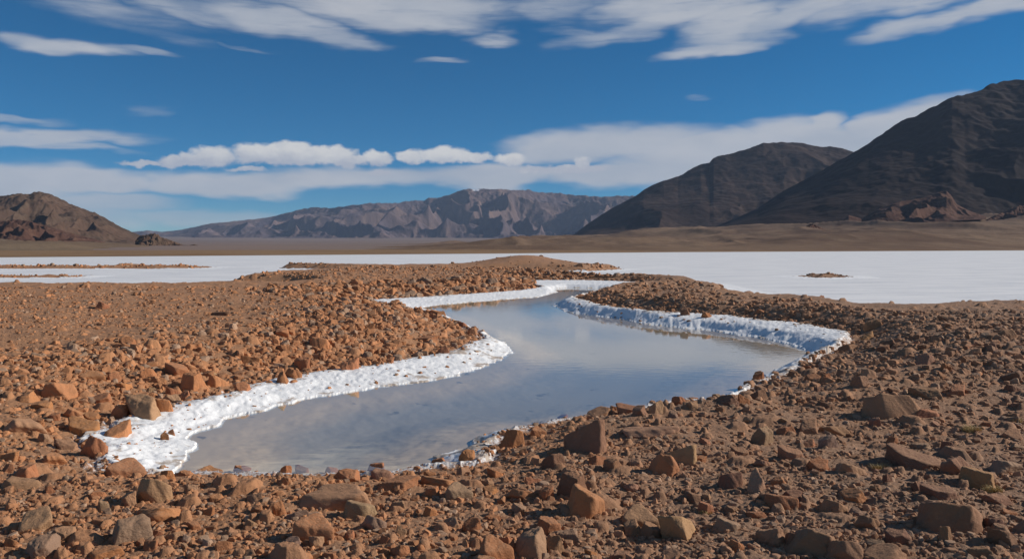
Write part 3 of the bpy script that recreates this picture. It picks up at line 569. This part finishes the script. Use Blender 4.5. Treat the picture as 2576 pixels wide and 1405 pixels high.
# more rocks of middling size between the measured ones, kept clear of them
def free(px, py, w):
    return all(abs(px - q[0]) > (w + q[2]) * .52 or abs(py - q[1]) > (w * .4 + q[3]) * .62 for q in rocks)
cands = []
tries = 0
while len(rocks) < 298 and tries < 60000:
    tries += 1
    px = rr.uniform(0, 2576); py = 780 + (1400 - 780) * rr.random() ** .7; 
    w = (py - 560) * rr.uniform(.040, .066); 
    if px < 1290 and 850 < py < 1130: w *= 1.15
    if px < 600 and py < 930: continue
    if not free(px, py, w): continue
    x, d, z, f = solve(np.array([px]), np.array([py]))
    if f['land'][0] < w / FPX * d[0] * .3: continue
    tn = rr.choice('oootr') if px < 1250 else rr.choice('bbdrtg')
    rocks.append([px, py, w, w * rr.uniform(.38, .68), tn, len(rocks)])
R_ = np.array([[q[0], q[1] - 0.10 * q[3]] for q in rocks]); rx, rd, rz, rf = solve(R_[:, 0], R_[:, 1])

def find(px, py):   # index of the measured rock at this spot
    return min(range(len(rocks)), key=lambda k: abs(rocks[k][0] - px) + abs(rocks[k][1] - py))
ANCH_PX = [(84, 1338, 'the pointed tan rock at far left'), (316, 1369, 'the low grey rock at lower left'), (380, 1265, 'the large tan slab at lower left'), (323, 1193, 'the peaked red rock under the salt'), (348, 1047, 'the tan slab on the left salt edge'), (56, 1088, 'the flat tan slab at the left edge'),
    (845, 1280, 'the broad tan slab'), (797, 1357, 'the rounded orange boulder below the broad slab'), (1097, 1223, 'the flat orange stone near the shore'), (1244, 1412, 'the steep red rock at bottom centre'), (1286, 1127, 'the big orange shoreline rock'), (1473, 1143, 'the leaning wedge boulder'), (1475, 1305, 'the round orange boulder'),
    (1668, 1192, 'the rust-red wedge rock'), (1924, 1121, 'the grey round rock'), (1905, 1239, 'the pale upright wedge'), (1710, 1357, 'the tan boulder at lower centre'), (1342, 1400, 'the tan boulder at the bottom'), (1640, 1095, 'the long low slab'), (2249, 1053, 'the big squat boulder'), (2139, 1194, 'the long tan rock'),
    (2472, 1230, 'the ochre boulder'), (2398, 1334, 'the longest boulder'), (2050, 1392, 'the ridge slab at the bottom'), (255, 778, 'the rust rock on the left plain'), (317, 869, 'the lone orange block'), (555, 796, 'the dark flat stone'), (487, 988, 'the biggest left bank rock'), (800, 873, 'the slab midway up the left bank'),
    (879, 932, 'the orange block above the salt'), (2326, 922, 'the blocky right slope rock'), (2196, 834, 'the ochre rock by the far bank'), (2550, 957, 'the dark rock at the right edge'), (1070, 862, 'the flat rust slab on the point'), (1725, 794, 'the dark rock on the far bank'), (1582, 1036, 'the rust rock on the near shore'), (2067, 753, 'the small rust rock on the skyline'), (1912, 1005, 'the dark rock by the near shore'), (148, 999, 'the long orange slab at left'), (2308, 1176, 'the wide dark rock')]
anch = {find(p[0], p[1]): p[2] for p in ANCH_PX}
anchor_ids = list(anch)
def size_word(q):
    rel = q[2] / (q[1] - 560)
    return 'large' if rel > .12 else 'medium' if rel > .07 else 'small'
def shape_word(q):
    a_ = q[2] / q[3]
    return 'flat slab-like' if a_ > 2.7 else 'low' if a_ > 2.05 else 'angular' if a_ > 1.45 else 'chunky' if a_ > 1.12 else 'upright'
rel = {}
for k, q in enumerate(rocks):
    if k in anch: continue
    A_ = min(anchor_ids, key=lambda j: math.hypot(rocks[j][0] - q[0], (rocks[j][1] - q[1]) * 1.6))
    dx = q[0] - rocks[A_][0]; dy = (q[1] - rocks[A_][1]) * 1.6; ang = math.degrees(math.atan2(-dy, dx)) % 360
    dr = ['right of', 'behind and right of', 'behind', 'behind and left of', 'left of', 'in front and left of', 'in front of', 'in front and right of'][int(((ang + 22.5) % 360) // 45)]
    rel.setdefault((A_, dr), []).append((math.hypot(dx, dy), k))
LAB = {}
for (A_, dr), lst in rel.items():
    lst.sort()
    for n_, (_, k) in enumerate(lst):
        q = rocks[k]; w = ('', 'second ', 'third ', 'fourth ', 'fifth ', 'sixth ', 'seventh ', 'eighth ', 'ninth ', 'tenth ')[n_]
        dr2 = dr.replace('behind and', 'behind').replace('in front and', 'front') if n_ or 'and' in dr else dr
        dr2 = {'behind right of': 'beyond and right of', 'behind left of': 'beyond and left of', 'front left of': 'nearer and left of', 'front right of': 'nearer and right of'}.get(dr2, dr2)
        LAB[k] = ' '.join(f"{shape_word(q)} {WORD[q[4]]} rock, {(w or 'first ')}one {dr2} {anch[A_]}".split())
for k, nme in anch.items():
    LAB[k] = f"{nme[4:]}, half sunk in the stony ground, larger than the stones around it" if rocks[k][2] > 45 else f"{nme[4:]}, lying on its own among much smaller stones"
def words(s): return len(s.split())
for k in LAB:
    if words(LAB[k]) > 16: LAB[k] = LAB[k].replace('first one ', '').replace(' and resting on the stony ground', ' on stony ground').replace('slab-like ', '')
    if words(LAB[k]) > 16: LAB[k] = ' '.join(LAB[k].replace(' at the bottom', '').split()[:16])
if __import__('os').environ.get('SHOWLAB'): print('\n'.join(LAB.values()))
cnt = {}
for k in LAB: cnt.setdefault(LAB[k], []).append(k)
dupl = [v for v in cnt.values() if len(v) > 1]; print('duplicate labels', len(dupl), 'max words', max(words(v) for v in LAB.values()))
base_obj = {}
for k, q in enumerate(rocks):
    px, py, w, h, tn, idx = q
    x, y, z = rx[k], rd[k], rz[k]; sx = w / FPX * y / 2; sz = h / FPX * y / 2
    me = TPL[(k * 7 + int(w)) % len(TPL)]
    o = bpy.data.objects.new('boulder' if w > 80 and py > 1000 else 'rock', me); C.objects.link(o)
    big = sz * 1.32
    sy = sx * rr.uniform(.65, 1.0) if w / h < 2.6 else sx * rr.uniform(.45, .8)
    o.scale = (sx * 1.1, sy * 1.1, big); o.rotation_euler = (rr.uniform(-.14, .14), rr.uniform(-.16, .16), rr.choice([0, math.pi]) + rr.uniform(-.35, .35))
    o.location = (x, y + sy * .35, z + big * .36)
    c = TINT[tn]; v = rr.uniform(.86, 1.14); o.color = (c[0] * v, c[1] * v * rr.uniform(.95, 1.05), c[2] * v * rr.uniform(.9, 1.1), 1)
    o['label'] = LAB[k]; o['category'] = 'boulder' if o.name.startswith('boulder') else 'rock'; o['group'] = 'loose rocks scattered on the desert ground'
    base_obj[k] = o

# rubble: everything smaller, one object
def rubble():
    r_ = np.random.default_rng(5)
    n = 200000
    px = r_.uniform(-260, 2830, n); py = 684 + (1480 - 684) * r_.random(n) ** .85; py[120000:160000] = 646 + 56 * r_.random(40000); py[160000:] = 696 + 130 * r_.random(40000)
    x, y, z, f = solve(px, py)
    sh = -f['sh']; land = f['land']
    bank = f['left'] * sstep(4.2, 2.2, sh)
    plainl = f['left'] * sstep(3.0, 4.6, sh)
    dens = 0.30 + 0.42 * bank - 0.17 * plainl + f['right'] * (.25 + .35 * sstep(1.9, .5, sh))
    dens = dens * (1 + .9 * fbm(x * .8, y * .8, 201, 3)) * sstep(120, 40, y)
    dens = np.maximum(dens, .34 * (y < 110) + .30 * ((y > 38) & (y < 110)))
    keep = (land > .0) & (r_.random(n) < dens)
    # a few crumbs lying on the salt
    keep |= (f['sh'] > 0) & (f['sw'] < -.05) & (land > -.9) & (land < 0) & (r_.random(n) < .035 + .15 * (land > -.12)) & (y < 24)
    px, py, x, y, z, bank, land, rt = (a_[keep] for a_ in (px, py, x, y, z, bank - .35 * plainl * (y < 30), land, f['right']))
    n = len(px); u = r_.random(n)
    w = (2.6 + 5.0 * u ** 1.0 + 14 * u ** 4.5) * np.where(py < 706, .55, np.maximum(.50 + .70 * (py - 640) / 500.0, .98)) * (1 + .62 * bank) * (1 + .1 * sstep(35, 45, y)) * np.where(r_.random(n) < .25, .7, 1)
    w = np.where(land < 0, w * .6, w)
    s = w / FPX * y / 2
    asp = r_.uniform(.28, .72, n); rz_ = r_.uniform(0, 6.28, n); sy = r_.uniform(.6, 1, n)
    warm = np.clip(1.0 - sstep(900, 1900, px) * 0.8 - .25 * sstep(7, 4.5, y) + r_.normal(0, .18, n), 0, 1)
    v = r_.uniform(.72, 1.2, n)
    g = (r_.random(n) < .22)
    tint = (np.array([[.35, .190, .108]]) * (1 - warm[:, None]) + np.array([[.45, .200, .088]]) * warm[:, None])
    tint = np.where(g[:, None], np.array([[.37, .235, .150]]), tint) * v[:, None]
    order = np.argsort(-w); nbig = min(2600, n // 6)
    Vs, Fs, Ts = [], [], []; off = 0
    for part, (dv, df, nt) in ((order[:nbig], (icoMV, icoMF, 14)), (order[nbig:], (icoSV, icoSF, 20))):
        tp = [rock_shape(dv, 900 + i, 6 + i % 4, 30, .03) for i in range(nt)]
        pick = r_.integers(0, nt, len(part))
        for i in range(nt):
            q = part[pick == i]
            if not len(q): continue
            B = tp[i][None] * np.stack([s[q], s[q] * sy[q], s[q] * asp[q] * 1.2], 1)[:, None, :]
            # tilt, then turn
            ta = r_.uniform(-.3, .3, len(q))[:, None]; Bx = B[..., 0] * np.cos(ta) + B[..., 2] * np.sin(ta); Bz = -B[..., 0] * np.sin(ta) + B[..., 2] * np.cos(ta)
            c, s_ = np.cos(rz_[q])[:, None], np.sin(rz_[q])[:, None]
            Vx = Bx * c - B[..., 1] * s_ + x[q][:, None]; Vy = Bx * s_ + B[..., 1] * c + y[q][:, None]
            Vz = Bz + (z[q] + s[q] * asp[q] * r_.uniform(-.15, .4, len(q)))[:, None]
            m_ = len(dv); Vs.append(np.stack([Vx, Vy, Vz], -1).reshape(-1, 3)); Ts.append(np.repeat(tint[q], m_, 0))
            Fs.append((df[None] + (np.arange(len(q)) * m_)[:, None, None] + off).reshape(-1, 3)); off += len(q) * m_
    V = np.concatenate(Vs); F = np.concatenate(Fs); T = np.concatenate(Ts); print('rubble', n, len(V))
    link('rubble', mesh_from('rubble', V, F, M_rub, False, {'tint': T}), label='countless small reddish stones strewn over the ground', kind='stuff', cat='rubble')
rubble()

# ------------------------------------------------------------------ dry grass tufts on the right
def grass_mat():
    m, t, p, o = mat('dry_grass'); n = noise(t, objco(t), 30, 2).outputs['Fac']
    t.links.new(mixc(t, n, (0.42, 0.29, 0.11), (0.60, 0.44, 0.19)), p.inputs['Base Color']); p.inputs['Roughness'].default_value = .7; return m
M_grass = grass_mat()
def tuft(px, py, w, label, seed, blades=170):
    x, y, z, f = solve(np.array([px]), np.array([py])); r_ = np.random.default_rng(seed); R = w / FPX * y[0] / 2
    V, F = [], []
    for i in range(blades):
        a_ = r_.uniform(0, 6.28); r0 = R * .75 * math.sqrt(r_.random()); bx, by = r0 * math.cos(a_), r0 * math.sin(a_) * .6
        h = R * r_.uniform(.35, .8); ln = R * r_.uniform(.15, .6); b = r_.uniform(0, 6.28); wd = .0022
        for s_ in range(4):
            t_ = s_ / 3; cx, cy, cz = bx + math.cos(b) * ln * t_ ** 2, by + math.sin(b) * ln * t_ ** 2, h * (t_ - .25 * t_ * t_); ww = wd * (1 - t_ * .85)
            V += [(cx - ww * math.sin(b), cy + ww * math.cos(b), cz), (cx + ww * math.sin(b), cy - ww * math.cos(b), cz)]
            if s_: k = len(V); F.append((k - 4, k - 3, k - 1, k - 2))
    o = link('dry_grass_tuft', mesh_from('dry_grass_tuft', V, F, M_grass), label, 'grass tuft', group='dry grass tufts among the rocks'); o.location = (x[0], y[0], z[0] - .005)
tuft(2445, 1084, 62, 'wide yellow-green dry grass tuft right of the big squat boulder', 1, 260)
tuft(2556, 1060, 44, 'yellowish dry grass tuft at the right edge behind the flat brown rock', 2)
tuft(2216, 1180, 56, 'straw-coloured grass tuft beside the right end of the long tan rock', 3, 220)
tuft(2500, 1236, 60, 'dull grass clump growing against the ochre boulder', 4, 220)
tuft(1352, 1055, 42, 'thin dry weeds on the near shore beside the water', 5, 120)
tuft(1775, 1290, 44, 'sparse low grass wisps on the sand at lower centre', 6, 90)

# ------------------------------------------------------------------ air
def haze():
    m = bpy.data.materials.new('haze_air'); m.use_nodes = True; t = m.node_tree; t.nodes.clear(); o = N(t, 'ShaderNodeOutputMaterial')
    v = N(t, 'ShaderNodeVolumePrincipled'); v.inputs['Color'].default_value = (0.55, 0.72, 1.0, 1); v.inputs['Density'].default_value = 2.5e-5; v.inputs['Anisotropy'].default_value = 0.0
    t.links.new(v.outputs[0], o.inputs['Volume'])
    x0, x1, y0, y1, z0, z1 = -24000, 24000, -3000, 14800, -9, 1500
    V = [(x, y, z) for x in (x0, x1) for y in (y0, y1) for z in (z0, z1)]; F = [(0, 1, 3, 2), (4, 6, 7, 5), (0, 4, 5, 1), (2, 3, 7, 6), (0, 2, 6, 4), (1, 5, 7, 3)]
    link('haze', mesh_from('haze', V, F, m, False), label='thin blue air between the camera and the mountains', kind='stuff')
haze()
